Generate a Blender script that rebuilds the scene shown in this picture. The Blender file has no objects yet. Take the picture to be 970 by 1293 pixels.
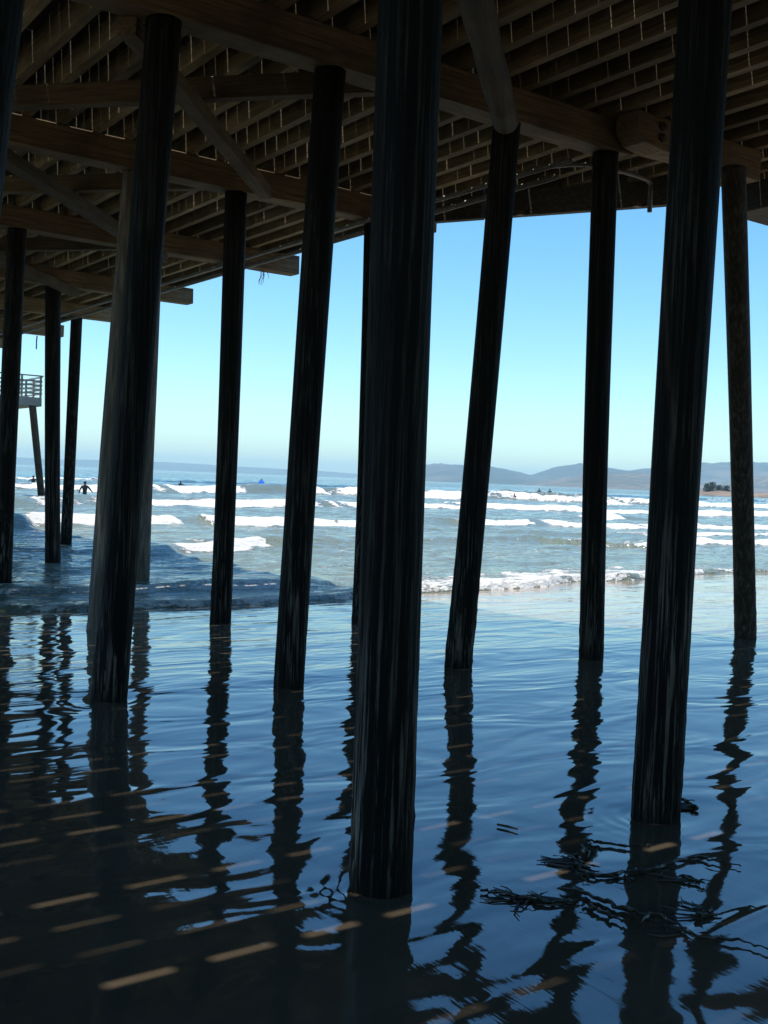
import bpy, bmesh, math, random
import numpy as np
from mathutils import Vector, Matrix, noise

random.seed(7)
S = bpy.context.scene
COL = S.collection

# ------------------------------------------------------------------ frames
# camera stands at the origin, eye 1.7 m; the pier runs along U (seawards), its bents along V
FPX, EYE = 1346.0, 1.7
ROLL = math.atan(0.04)
PITCH = math.atan(41.6 * math.cos(ROLL) / FPX)
ANG = math.radians(35.4)
U = Vector((-math.sin(ANG), math.cos(ANG), 0))
V = Vector((math.cos(ANG), math.sin(ANG), 0))


def ray(px, py):
    x, y = px - 485.0, -(py - 646.5)
    X = x * math.cos(ROLL) - y * math.sin(ROLL)
    Y = x * math.sin(ROLL) + y * math.cos(ROLL)
    return Vector((X, FPX * math.cos(PITCH) + Y * math.sin(PITCH), -FPX * math.sin(PITCH) + Y * math.cos(PITCH)))


def at(px, py, z):
    d = ray(px, py)
    return Vector((0, 0, EYE)) + d * ((z - EYE) / d.z)


def at_y(px, py, y):
    d = ray(px, py)
    return Vector((0, 0, EYE)) + d * (y / d.y)


def W(s, v, z=0.0):
    p = U * s + V * v
    return Vector((p.x, p.y, z))


def sv(p):
    return p.x * U.x + p.y * U.y, p.x * V.x + p.y * V.y


# ------------------------------------------------------------------ materials
def mat(name):
    m = bpy.data.materials.new(name)
    m.use_nodes = True
    nt = m.node_tree
    b = nt.nodes['Principled BSDF']
    return m, nt, b


def N(nt, typ, **kw):
    n = nt.nodes.new(typ)
    for k, v in kw.items():
        if k in n.inputs.keys() if isinstance(k, str) else False:
            n.inputs[k].default_value = v
        else:
            setattr(n, k, v)
    return n


def noise_n(nt, vec, scale, detail=4, rough=0.55, dist=0.0):
    n = nt.nodes.new('ShaderNodeTexNoise')
    n.inputs['Scale'].default_value = scale
    n.inputs['Detail'].default_value = detail
    n.inputs['Roughness'].default_value = rough
    n.inputs['Distortion'].default_value = dist
    if vec is not None:
        nt.links.new(vec, n.inputs['Vector'])
    return n.outputs['Fac']


def mapping(nt, scale=(1, 1, 1), rot=(0, 0, 0), coord='Object'):
    t = nt.nodes.new('ShaderNodeTexCoord')
    m = nt.nodes.new('ShaderNodeMapping')
    m.inputs['Scale'].default_value = scale
    m.inputs['Rotation'].default_value = rot
    nt.links.new(t.outputs[coord], m.inputs['Vector'])
    return m.outputs['Vector']


def ramp(nt, fac, stops):
    r = nt.nodes.new('ShaderNodeValToRGB')
    e = r.color_ramp.elements
    while len(e) < len(stops):
        e.new(0.5)
    for i, (p, c) in enumerate(stops):
        e[i].position = p
        e[i].color = (c[0], c[1], c[2], 1) if not isinstance(c, (int, float)) else (c, c, c, 1)
    nt.links.new(fac, r.inputs['Fac'])
    return r.outputs['Color']


def mixc(nt, fac, a, b, mode='MIX'):
    m = nt.nodes.new('ShaderNodeMix')
    m.data_type = 'RGBA'
    m.blend_type = mode
    for sock, val in ((m.inputs[0], fac), (m.inputs[6], a), (m.inputs[7], b)):
        if hasattr(val, 'is_linked'):
            nt.links.new(val, sock)
        elif isinstance(val, (int, float)):
            sock.default_value = val
        else:
            sock.default_value = (val[0], val[1], val[2], 1)
    return m.outputs[2]


def math_n(nt, op, a, b=None, c=None, clamp=False):
    m = nt.nodes.new('ShaderNodeMath')
    m.operation = op
    m.use_clamp = clamp
    for i, val in enumerate((a, b, c)):
        if val is None:
            continue
        if hasattr(val, 'is_linked'):
            nt.links.new(val, m.inputs[i])
        else:
            m.inputs[i].default_value = val
    return m.outputs[0]


def bump(nt, height, strength, dist, normal=None):
    b = nt.nodes.new('ShaderNodeBump')
    b.inputs['Strength'].default_value = strength
    b.inputs['Distance'].default_value = dist
    nt.links.new(height, b.inputs['Height'])
    if normal is not None:
        nt.links.new(normal, b.inputs['Normal'])
    return b.outputs['Normal']


def timber_mat(name, dark, mid, light, axis, rough=0.75, bumpd=0.006):
    """sawn weathered timber, grain along a local axis"""
    m, nt, b = mat(name)
    sc = [14.0, 14.0, 14.0]
    sc[axis] = 0.7
    vec = mapping(nt, tuple(sc))
    g = noise_n(nt, vec, 3.0, 6, 0.6, 0.3)
    big = noise_n(nt, mapping(nt, (0.9, 0.9, 0.9)), 1.6, 4)
    oi = nt.nodes.new('ShaderNodeObjectInfo')
    col = ramp(nt, g, [(0.28, dark), (0.5, mid), (0.75, light)])
    col = mixc(nt, ramp(nt, big, [(0.4, 0.0), (0.68, 0.75)]), col, dark)
    val = math_n(nt, 'MULTIPLY_ADD', oi.outputs['Random'], 0.7, 0.65)
    hsv = nt.nodes.new('ShaderNodeHueSaturation')
    nt.links.new(val, hsv.inputs['Value'])
    nt.links.new(col, hsv.inputs['Color'])
    nt.links.new(hsv.outputs['Color'], b.inputs['Base Color'])
    b.inputs['Roughness'].default_value = rough
    b.inputs['Specular IOR Level'].default_value = 0.25
    nt.links.new(bump(nt, g, 0.7, bumpd), b.inputs['Normal'])
    return m


M = {}
M['cap'] = timber_mat('cap_timber', (0.09, 0.065, 0.037), (0.24, 0.178, 0.10), (0.38, 0.285, 0.17), 0)
M['joist'] = timber_mat('joist_timber', (0.09, 0.07, 0.04), (0.22, 0.172, 0.098), (0.34, 0.27, 0.155), 1)
M['joist2'] = timber_mat('brace_timber', (0.045, 0.032, 0.018), (0.11, 0.08, 0.043), (0.18, 0.135, 0.075), 0)
M['plank'] = timber_mat('plank_timber', (0.05, 0.035, 0.02), (0.12, 0.085, 0.05), (0.2, 0.15, 0.09), 0)
M['fascia'] = timber_mat('fascia_timber', (0.05, 0.045, 0.035), (0.11, 0.1, 0.08), (0.2, 0.18, 0.14), 1)


def pile_mat(name, base, streak_amt, brown):
    m, nt, b = mat(name)
    geo = nt.nodes.new('ShaderNodeNewGeometry')
    sep = nt.nodes.new('ShaderNodeSeparateXYZ')
    nt.links.new(geo.outputs['Position'], sep.inputs[0])
    z = sep.outputs['Z']
    oi = nt.nodes.new('ShaderNodeObjectInfo')
    tc = nt.nodes.new('ShaderNodeTexCoord')
    add = nt.nodes.new('ShaderNodeVectorMath')
    add.operation = 'ADD'
    comb = nt.nodes.new('ShaderNodeCombineXYZ')
    off = math_n(nt, 'MULTIPLY', oi.outputs['Random'], 57.0)
    nt.links.new(off, comb.inputs['X'])
    nt.links.new(off, comb.inputs['Y'])
    nt.links.new(tc.outputs['Object'], add.inputs[0])
    nt.links.new(comb.outputs[0], add.inputs[1])

    def mp(sc):
        k = nt.nodes.new('ShaderNodeMapping')
        k.inputs['Scale'].default_value = sc
        nt.links.new(add.outputs[0], k.inputs['Vector'])
        return k.outputs['Vector']
    grain = noise_n(nt, mp((34, 34, 0.7)), 1.0, 5, 0.6, 0.2)
    blot = noise_n(nt, mp((4, 4, 1.1)), 1.0, 4, 0.6)
    fine = noise_n(nt, mp((40, 40, 16)), 1.0, 4, 0.65)
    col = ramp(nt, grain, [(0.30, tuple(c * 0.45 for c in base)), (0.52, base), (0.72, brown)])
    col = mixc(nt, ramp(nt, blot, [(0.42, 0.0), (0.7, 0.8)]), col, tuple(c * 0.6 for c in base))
    # pale barnacle and salt streaks, in the tide zone
    zone = ramp(nt, math_n(nt, 'MULTIPLY', z, 0.25), [(0.0, 0.3), (0.04, 1.0), (0.22, 0.9), (0.42, 0.35), (0.8, 0.2)])
    st = ramp(nt, math_n(nt, 'ADD', math_n(nt, 'MULTIPLY', grain, 0.55), math_n(nt, 'MULTIPLY', noise_n(nt, mp((75, 75, 2.2)), 1.0, 3, 0.6), 0.5)),
              [(0.535, 0.0), (0.615, 1.0)])
    fac = math_n(nt, 'MULTIPLY', math_n(nt, 'MULTIPLY', st, zone), streak_amt, clamp=True)
    fac = math_n(nt, 'MULTIPLY', fac, ramp(nt, blot, [(0.35, 1.0), (0.62, 0.15)]))
    col = mixc(nt, fac, col, (0.34, 0.31, 0.27))
    nt.links.new(col, b.inputs['Base Color'])
    b.inputs['Roughness'].default_value = 0.62
    b.inputs['Specular IOR Level'].default_value = 0.10
    n1 = bump(nt, grain, 0.9, 0.012)
    n2 = bump(nt, fine, 0.9, 0.009, n1)
    nt.links.new(n2, b.inputs['Normal'])
    return m


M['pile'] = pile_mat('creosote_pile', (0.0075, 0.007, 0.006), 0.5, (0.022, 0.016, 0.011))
M['pile_pale'] = pile_mat('sunlit_pile', (0.15, 0.13, 0.11), 0.3, (0.26, 0.225, 0.185))  # lit copy of the pile: its paler colour stands in for light off the water
M['pile_grey'] = pile_mat('weathered_pile', (0.06, 0.05, 0.04), 0.4, (0.13, 0.105, 0.08))


def simple(name, c, rough=0.6, metal=0.0, var=0.25, scale=6.0):
    m, nt, b = mat(name)
    f = noise_n(nt, mapping(nt), scale, 4)
    col = ramp(nt, f, [(0.3, tuple(x * (1 - var) for x in c)), (0.7, tuple(min(1, x * (1 + var)) for x in c))])
    nt.links.new(col, b.inputs['Base Color'])
    b.inputs['Roughness'].default_value = rough
    b.inputs['Metallic'].default_value = metal
    return m


M['iron'] = simple('rusty_iron', (0.10, 0.06, 0.04), 0.6, 0.4, 0.5, 40)
M['galv'] = simple('galvanised_steel', (0.35, 0.36, 0.35), 0.42, 0.8, 0.2, 30)
M['conduit'] = simple('painted_conduit', (0.17, 0.165, 0.15), 0.5, 0.1, 0.3, 12)
M['rope'] = simple('old_rope', (0.12, 0.10, 0.08), 0.9)
M['kelp'] = simple('wet_kelp', (0.022, 0.016, 0.008), 0.45, 0, 0.5, 30)
M['twig'] = simple('driftwood', (0.05, 0.04, 0.03), 0.7, 0, 0.4, 30)
M['suit'] = simple('black_wetsuit', (0.012, 0.013, 0.016), 0.45)
M['skin'] = simple('skin', (0.36, 0.21, 0.14), 0.5)
M['hair'] = simple('dark_hair', (0.02, 0.014, 0.01), 0.6)
M['red'] = simple('red_shirt', (0.16, 0.05, 0.05), 0.7)
M['blue'] = simple('blue_foam', (0.01, 0.12, 0.62), 0.4)
M['white'] = simple('white_foam_board', (0.78, 0.78, 0.76), 0.4)
M['platform'] = timber_mat('platform_timber', (0.16, 0.15, 0.13), (0.30, 0.28, 0.25), (0.42, 0.40, 0.36), 0)
M['trunk'] = simple('bark', (0.06, 0.045, 0.03), 0.9)
M['leaf'] = simple('dark_foliage', (0.03, 0.045, 0.02), 0.8, 0, 0.5, 1.0)


# wet sand under a thin film of water
def make_sand():
    m, nt, b = mat('wet_sand')
    tc = nt.nodes.new('ShaderNodeTexCoord')

    def mp(sc, rz=0.0):
        k = nt.nodes.new('ShaderNodeMapping')
        k.inputs['Scale'].default_value = sc
        k.inputs['Rotation'].default_value = (0, 0, rz)
        nt.links.new(tc.outputs['Object'], k.inputs['Vector'])
        return k.outputs['Vector']
    sep = nt.nodes.new('ShaderNodeSeparateXYZ')
    nt.links.new(tc.outputs['Object'], sep.inputs[0])
    s = sep.outputs['Y']
    grain = noise_n(nt, mp((1, 1, 1)), 260, 3, 0.6)
    blot = noise_n(nt, mp((0.7, 1.6, 1)), 1.1, 5, 0.6)
    col = mixc(nt, grain, (0.19, 0.148, 0.10), (0.40, 0.315, 0.22))
    col = mixc(nt, ramp(nt, blot, [(0.35, 0.0), (0.7, 0.45)]), col, (0.10, 0.08, 0.055))
    pale = ramp(nt, math_n(nt, 'ADD', math_n(nt, 'MULTIPLY', s, 1 / 14.0), math_n(nt, 'MULTIPLY', math_n(nt, 'SUBTRACT', blot, 0.5), 0.5)), [(0.54, 0.0), (0.80, 1.0)])  # albedo ramp paints in shade near the camera and brightness along the sunlit strip
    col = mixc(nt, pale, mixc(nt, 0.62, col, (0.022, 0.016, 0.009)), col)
    nt.links.new(col, b.inputs['Base Color'])
    b.inputs['IOR'].default_value = 1.85
    # film roughness: mirror-like, a little duller where the sand shows through
    rg = ramp(nt, noise_n(nt, mp((0.5, 1.1, 1), 0.5), 0.9, 4, 0.6), [(0.40, 0.02), (0.72, 0.06)])
    nt.links.new(rg, b.inputs['Roughness'])
    # ripples
    sea_w = ramp(nt, math_n(nt, 'MULTIPLY', s, 0.0714), [(0.22, 0.16), (0.45, 0.42), (0.62, 1.25), (0.9, 1.5)])  # s/14
    r1 = noise_n(nt, mp((0.55, 3.4, 1), 0.12), 1.0, 3, 0.5, 0.6)
    r2 = noise_n(nt, mp((1.7, 9.0, 1), -0.1), 1.0, 3, 0.5, 0.5)
    long_ = noise_n(nt, mp((0.9, 1.9, 1), 0.3), 1.0, 2, 0.5, 0.8)
    rills = noise_n(nt, mp((9.0, 0.9, 1), -0.95), 1.0, 4, 0.6, 0.4)
    near = ramp(nt, math_n(nt, 'MULTIPLY', s, 0.0714), [(0.2, 1.0), (0.42, 0.0)])
    h = math_n(nt, 'MULTIPLY', math_n(nt, 'MULTIPLY', math_n(nt, 'MULTIPLY_ADD', r2, 0.24, r1), ramp(nt, noise_n(nt, mp((0.35, 0.8, 1), 0.2), 1.0, 3), [(0.36, 0.25), (0.62, 1.5)])), sea_w)
    h = math_n(nt, 'MULTIPLY_ADD', long_, 2.5, h)
    h = math_n(nt, 'ADD', h, math_n(nt, 'MULTIPLY', math_n(nt, 'MULTIPLY', rills, 0.12), near))
    nt.links.new(bump(nt, h, 1.0, 0.009), b.inputs['Normal'])
    return m


def make_sea():
    m, nt, b = mat('sea_water')
    tc = nt.nodes.new('ShaderNodeTexCoord')

    def mp(sc, rz=0.0):
        k = nt.nodes.new('ShaderNodeMapping')
        k.inputs['Scale'].default_value = sc
        k.inputs['Rotation'].default_value = (0, 0, rz)
        nt.links.new(tc.outputs['Object'], k.inputs['Vector'])
        return k.outputs['Vector']
    a = nt.nodes.new('ShaderNodeAttribute')
    a.attribute_name = 'foam'
    n1 = noise_n(nt, mp((0.9, 1.5, 1)), 1.5, 7, 0.68, 0.5)
    n2 = noise_n(nt, mp((1.0, 1.4, 1)), 11.0, 5, 0.7)
    t = math_n(nt, 'MULTIPLY_ADD', n1, 2.0, math_n(nt, 'MULTIPLY', n2, 0.95))
    t = math_n(nt, 'ADD', math_n(nt, 'SUBTRACT', a.outputs['Fac'], 0.5), math_n(nt, 'SUBTRACT', t, 1.475))
    foam = ramp(nt, math_n(nt, 'ADD', t, 0.5), [(0.44, 0.0), (0.58, 1.0)])
    sep = nt.nodes.new('ShaderNodeSeparateXYZ')
    nt.links.new(tc.outputs['Object'], sep.inputs[0])
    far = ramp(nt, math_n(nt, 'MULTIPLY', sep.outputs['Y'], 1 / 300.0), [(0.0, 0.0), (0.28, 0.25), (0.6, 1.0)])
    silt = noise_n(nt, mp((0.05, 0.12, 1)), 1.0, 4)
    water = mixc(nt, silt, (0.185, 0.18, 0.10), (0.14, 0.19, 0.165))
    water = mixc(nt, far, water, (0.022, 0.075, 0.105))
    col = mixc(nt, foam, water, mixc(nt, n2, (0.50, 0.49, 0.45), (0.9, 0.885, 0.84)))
    nt.links.new(col, b.inputs['Base Color'])
    nt.links.new(mixc(nt, foam, (0.06, 0.06, 0.06), (0.8, 0.8, 0.8)), b.inputs['Roughness'])
    b.inputs['IOR'].default_value = 1.45
    w1 = noise_n(nt, mp((0.8, 2.4, 1), 0.2), 2.2, 5, 0.6, 0.5)
    w2 = noise_n(nt, mp((0.25, 0.6, 1), -0.15), 1.0, 5, 0.6, 0.3)
    h = math_n(nt, 'MULTIPLY_ADD', w2, 2.2, w1)
    h = math_n(nt, 'MULTIPLY_ADD', math_n(nt, 'MULTIPLY', foam, n2), 0.9, h)
    nt.links.new(bump(nt, h, 1.0, 0.10), b.inputs['Normal'])
    return m


def make_hill(name, c1, c2, c3, sc):
    m, nt, b = mat(name)
    vec = mapping(nt, (1, 1, 2.0), coord='Object')
    f = noise_n(nt, vec, sc, 7, 0.62)
    g = noise_n(nt, vec, sc * 5, 6, 0.6)
    col = ramp(nt, math_n(nt, 'MULTIPLY_ADD', g, 0.4, math_n(nt, 'MULTIPLY', f, 0.6)), [(0.38, c1), (0.5, c2), (0.62, c3)])
    nt.links.new(col, b.inputs['Base Color'])
    b.inputs['Roughness'].default_value = 0.95
    b.inputs['Specular IOR Level'].default_value = 0.1
    return m


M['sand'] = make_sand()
M['sea'] = make_sea()
M['hill'] = make_hill('hill_chaparral', (0.02, 0.032, 0.028), (0.04, 0.055, 0.06), (0.13, 0.11, 0.10), 0.0028)
M['hill_dry'] = make_hill('hill_dry_grass', (0.035, 0.04, 0.03), (0.085, 0.075, 0.065), (0.21, 0.155, 0.125), 0.005)
M['rock'] = make_hill('bluff_rock', (0.06, 0.05, 0.04), (0.17, 0.13, 0.10), (0.27, 0.2, 0.15), 0.05)


# ------------------------------------------------------------------ mesh builder
class MB:
    def __init__(self):
        self.v, self.f = [], []

    def quadbox(self, pts):
        """eight points: bottom ring then top ring"""
        o = len(self.v)
        self.v += [tuple(p) for p in pts]
        for q in ((0, 3, 2, 1), (4, 5, 6, 7), (0, 1, 5, 4), (1, 2, 6, 5), (2, 3, 7, 6), (3, 0, 4, 7)):
            self.f.append(tuple(o + i for i in q))

    def box(self, x0, x1, y0, y1, z0, z1):
        self.quadbox([(x0, y0, z0), (x1, y0, z0), (x1, y1, z0), (x0, y1, z0),
                      (x0, y0, z1), (x1, y0, z1), (x1, y1, z1), (x0, y1, z1)])

    def bar(self, A, B, w, h, seg=1, jit=0.0):
        """rectangular timber from A to B, width w across, height h, slightly uneven"""
        A, B = Vector(A), Vector(B)
        d = (B - A).normalized()
        side = d.cross(Vector((0, 0, 1)))
        if side.length < 1e-4:
            side = Vector((1, 0, 0))
        side.normalize()
        up = side.cross(d)
        o = len(self.v)
        for i in range(seg + 1):
            c = A.lerp(B, i / seg)
            for a, b in ((-1, -1), (1, -1), (1, 1), (-1, 1)):
                j = Vector([random.uniform(-jit, jit) for _ in range(3)])
                self.v.append(tuple(c + side * (a * w / 2) + up * (b * h / 2) + j))
        for i in range(seg):
            k = o + 4 * i
            for a in range(4):
                b = (a + 1) % 4
                self.f.append((k + a, k + b, k + 4 + b, k + 4 + a))
        self.f.append((o + 3, o + 2, o + 1, o))
        k = o + 4 * seg
        self.f.append((k, k + 1, k + 2, k + 3))

    def tube(self, pts, radii, sides=8):
        pts = [Vector(p) for p in pts]
        if not isinstance(radii, (list, tuple)):
            radii = [radii] * len(pts)
        o = len(self.v)
        ref = Vector((0.13, 0.21, 1)).normalized()
        for i, p in enumerate(pts):
            d = (pts[min(i + 1, len(pts) - 1)] - pts[max(i - 1, 0)]).normalized()
            r = ref if abs(d.dot(ref)) < 0.95 else Vector((1, 0, 0))
            a = d.cross(r).normalized()
            b = d.cross(a)
            for k in range(sides):
                t = 2 * math.pi * k / sides
                self.v.append(tuple(p + (a * math.cos(t) + b * math.sin(t)) * radii[i]))
        for i in range(len(pts) - 1):
            for k in range(sides):
                k2 = (k + 1) % sides
                self.f.append((o + i * sides + k, o + i * sides + k2, o + (i + 1) * sides + k2, o + (i + 1) * sides + k))
        self.f.append(tuple(o + k for k in range(sides)))
        e = o + (len(pts) - 1) * sides
        self.f.append(tuple(e + k for k in reversed(range(sides))))

    def ball(self, c, r, n=10):
        c = Vector(c)
        if not isinstance(r, (list, tuple)):
            r = (r, r, r)
        o = len(self.v)
        for i in range(n + 1):
            th = math.pi * i / n
            for k in range(n):
                ph = 2 * math.pi * k / n
                self.v.append((c.x + r[0] * math.sin(th) * math.cos(ph), c.y + r[1] * math.sin(th) * math.sin(ph), c.z + r[2] * math.cos(th)))
        for i in range(n):
            for k in range(n):
                k2 = (k + 1) % n
                self.f.append((o + i * n + k, o + (i + 1) * n + k, o + (i + 1) * n + k2, o + i * n + k2))

    def build(self, name, m, parent=None, smooth=False, bevel=0.0, loc=None, rz=0.0):
        me = bpy.data.meshes.new(name)
        me.from_pydata(self.v, [], self.f)
        bm = bmesh.new()
        bm.from_mesh(me)
        bmesh.ops.recalc_face_normals(bm, faces=bm.faces)
        bm.to_mesh(me)
        bm.free()
        me.materials.append(m)
        if smooth:
            for p in me.polygons:
                p.use_smooth = True
        o = bpy.data.objects.new(name, me)
        COL.objects.link(o)
        if parent is not None:
            o.parent = parent
        if loc is not None:
            o.location = loc
        o.rotation_euler = (0, 0, rz)
        if bevel:
            b = o.modifiers.new('bevel', 'BEVEL')
            b.width = bevel
            b.segments = 2
            b.limit_method = 'ANGLE'
        return o


def tag(o, label, cat, group=None, kind=None):
    if label:
        o['label'] = label
    if cat:
        o['category'] = cat
    if group:
        o['group'] = group
    if kind:
        o['kind'] = kind
    return o


def empty(name, loc=(0, 0, 0), rz=0.0):
    o = bpy.data.objects.new(name, None)
    o.empty_display_size = 0.2
    COL.objects.link(o)
    o.location = loc
    o.rotation_euler = (0, 0, rz)
    return o


def grid_object(name, X, Y, Z, m, rz=0.0, attr=None, smooth=True):
    """numpy grids (rows, cols) -> one mesh"""
    r, c = X.shape
    co = np.stack([X, Y, Z], -1).reshape(-1, 3).astype(np.float32)
    i = np.arange(r * c).reshape(r, c)
    q = np.stack([i[:-1, :-1], i[:-1, 1:], i[1:, 1:], i[1:, :-1]], -1).reshape(-1, 4).astype(np.int32)
    me = bpy.data.meshes.new(name)
    me.vertices.add(len(co))
    me.vertices.foreach_set('co', co.ravel())
    me.loops.add(q.size)
    me.loops.foreach_set('vertex_index', q.ravel())
    me.polygons.add(len(q))
    me.polygons.foreach_set('loop_start', np.arange(0, q.size, 4, dtype=np.int32))
    me.update(calc_edges=True)
    if smooth:
        me.polygons.foreach_set('use_smooth', np.ones(len(q), dtype=bool))
    if attr is not None:
        for k, a in attr.items():
            at_ = me.attributes.new(k, 'FLOAT', 'POINT')
            at_.data.foreach_set('value', a.astype(np.float32).ravel())
    me.materials.append(m)
    o = bpy.data.objects.new(name, me)
    COL.objects.link(o)
    o.rotation_euler = (0, 0, rz)
    return o


# value noise in numpy for the sea and terrain
_rng = np.random.default_rng(11)
_tab = _rng.random((256, 256))


def vnoise(x, y):
    xi, yi = np.floor(x).astype(int), np.floor(y).astype(int)
    fx, fy = x - xi, y - yi
    fx, fy = fx * fx * (3 - 2 * fx), fy * fy * (3 - 2 * fy)
    g = lambda a, b: _tab[a % 256, b % 256]
    return (g(xi, yi) * (1 - fx) + g(xi + 1, yi) * fx) * (1 - fy) + (g(xi, yi + 1) * (1 - fx) + g(xi + 1, yi + 1) * fx) * fy


def fbm(x, y, o=4):
    t, a, n = 0, 0.5, 0
    for k in range(o):
        t = t + a * vnoise(x * 2 ** k + 17.3 * k, y * 2 ** k + 5.1 * k)
        n += a
        a *= 0.5
    return t / n


def sst(e0, e1, x):
    t = np.clip((x - e0) / (e1 - e0), 0, 1)
    return t * t * (3 - 2 * t)


# ------------------------------------------------------------------ ground
def sand_z(s):
    s = np.asarray(s, dtype=float)
    return np.where(s < 8, 0.0, np.where(s < 18, -0.021 * (s - 8), -0.21 - 0.04 * (s - 18)))


def axis(parts):
    out = []
    for a, b, n in parts:
        out += list(np.linspace(a, b, n, endpoint=False))
    out.append(parts[-1][1])
    return np.array(out)


vs = axis([(-900, -30, 20), (-30, -3, 30), (-3, 0, 60), (0, 6, 300), (6, 14, 180), (14, 60, 80), (60, 900, 30)])
ss = axis([(-600, -10, 14), (-10, 1, 20), (1, 2.5, 40), (2.5, 9, 330), (9, 16, 130), (16, 60, 60)])
# ------------------------------------------------------------------ sea
SEA = -0.13


def knots(rows):
    """(px, py_base, height_px, foam) -> arrays in v of s, height in metres, foam"""
    out = []
    for px, py, hp, fo in rows:
        p = at(px, py, SEA)
        s, v = sv(p)
        d = p.y
        out.append((v, s, hp * d / FPX, fo))
    out.sort()
    return np.array(out)


WAVES = [
    # far thin lines of foam, then the breakers from the outer one in
    (knots([(10, 606, 3, .7), (70, 606, 3, .8), (110, 606.5, 3, .7), (150, 607, 3, .2), (300, 612, 3, .1), (460, 617, 4, .3), (560, 621, 3, .2), (700, 625, 3, .2), (970, 634, 3, .2)]), 1.0, 5.0, 1.2),
    (knots([(10, 618, 8, 1), (60, 618, 8, 1), (105, 621, 8, 1), (150, 622, 8, .5), (195, 623, 9, .12), (205, 622, 9, .8), (218, 622, 9, .8), (226, 623, 9, .08), (240, 623, 9, .9), (285, 623, 8, .9), (313, 623, 8, .9),
            (321, 623, 13, .08), (360, 624, 13, .1), (405, 625, 10, .1), (414, 626, 10, 1), (460, 627, 10, 1), (550, 630, 10, 1), (585, 630, 10, 1), (610, 630, 11, .15), (655, 630, 12, .1), (666, 632, 11, 1),
            (740, 635, 10, 1), (800, 639, 8, 1), (900, 641, 7, 1), (985, 643, 6, 1)]), 1.7, 7.0, 3.5),
    (knots([(10, 640, 17, .02), (42, 640, 15, .1), (50, 640, 13, .55), (60, 640, 12, .6), (95, 638, 12, .45), (121, 638, 11, .4), (150, 639, 11, .8), (190, 640, 10, 1), (300, 641, 9, 1), (362, 641, 9, 1), (402, 641, 8, .8),
            (415, 641, 9, .05), (428, 641, 9, .1), (436, 642, 8, 1), (458, 642, 8, 1), (545, 641, 6, .9), (580, 641, 6, .9), (620, 645, 8, 1), (740, 647, 8, 1), (770, 648, 5, .9), (828, 649, 4, .8), (895, 652, 7, 1), (985, 653, 7, 1)]), 1.2, 5.0, 2.2),
    (knots([(720, 657, 1, .0), (762, 657, 6, .9), (793, 657, 7, 1), (799, 657, 6, .05), (815, 657, 4, .0), (850, 657, 1, 0)]), 0.8, 2.5, 1.0),
    (knots([(10, 667, 22, .0), (40, 667, 20, .02), (46, 665, 17, .7), (58, 664, 16, .9), (90, 664, 14, 1), (121, 664, 14, 1), (190, 662, 10, 1), (229, 662, 9, 1), (236, 661, 7, 0), (260, 661, 8, .1), (268, 662, 9, .9),
            (300, 664, 10, 1), (400, 665, 10, 1), (458, 666, 8, .9), (500, 664, 8, .1), (577, 662, 8, .02), (606, 664, 8, .8), (675, 664, 7, .95), (680, 664, 9, .05), (690, 664, 9, .05), (700, 664, 6, .8), (740, 666, 6, .9),
            (771, 668, 7, 1), (828, 668, 5, .7), (893, 668, 5, 1), (921, 668, 5, 1), (985, 670, 5, .8)]), 0.8, 3.5, 1.3),
    (knots([(100, 700, 5, .2), (170, 701, 8, .3), (195, 702, 12, .25), (228, 701, 14, .3), (242, 698, 13, .9), (300, 697, 12, 1), (340, 691, 10, .8), (350, 691, 11, .05), (430, 689, 8, .0), (545, 686, 5, 0), (640, 684, 6, .1),
            (690, 684, 8, .1), (745, 686, 7, .3), (772, 692, 8, .9), (828, 694, 7, 1), (893, 688, 8, 1), (985, 690, 6, .9)]), 0.55, 2.4, 0.9),
    (knots([(300, 676, 2, .0), (400, 676, 3, .05), (545, 673, 3, .0), (640, 674, 4, .05), (690, 676, 6, .1), (765, 678, 6, .3), (830, 679, 5, .7), (893, 678, 5, .9), (985, 678, 4, .8)]), 0.7, 2.5, 0.8),
    (knots([(-60, 752, 12, .55), (0, 752, 12, .52), (200, 750, 13, .55), (290, 746, 17, .62), (350, 744, 18, .58), (400, 742, 15, .55), (450, 738, 10, .4), (545, 733, 5, .45), (650, 728, 4, .55), (750, 722, 4, .55), (830, 716, 3, .45), (985, 712, 2, .2)]), 0.30, 0.9, 0.6),
]
SH = knots([(-400, 790, 0, 0), (-60, 778, 7, .58), (0, 776, 7, .58), (100, 775, 7, .6), (200, 771, 7, .58), (290, 769, 8, .62), (350, 766, 7, .58), (400, 761, 6, .58), (450, 757, 6, .6), (545, 750, 9, .74), (600, 747, 9, .8), (650, 743, 10, .82), (700, 738, 10, .82), (750, 734, 9, .8),
            (800, 731, 8, .75), (830, 729, 7, .7), (900, 722, 5, .5), (985, 722, 4, .45)])
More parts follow.
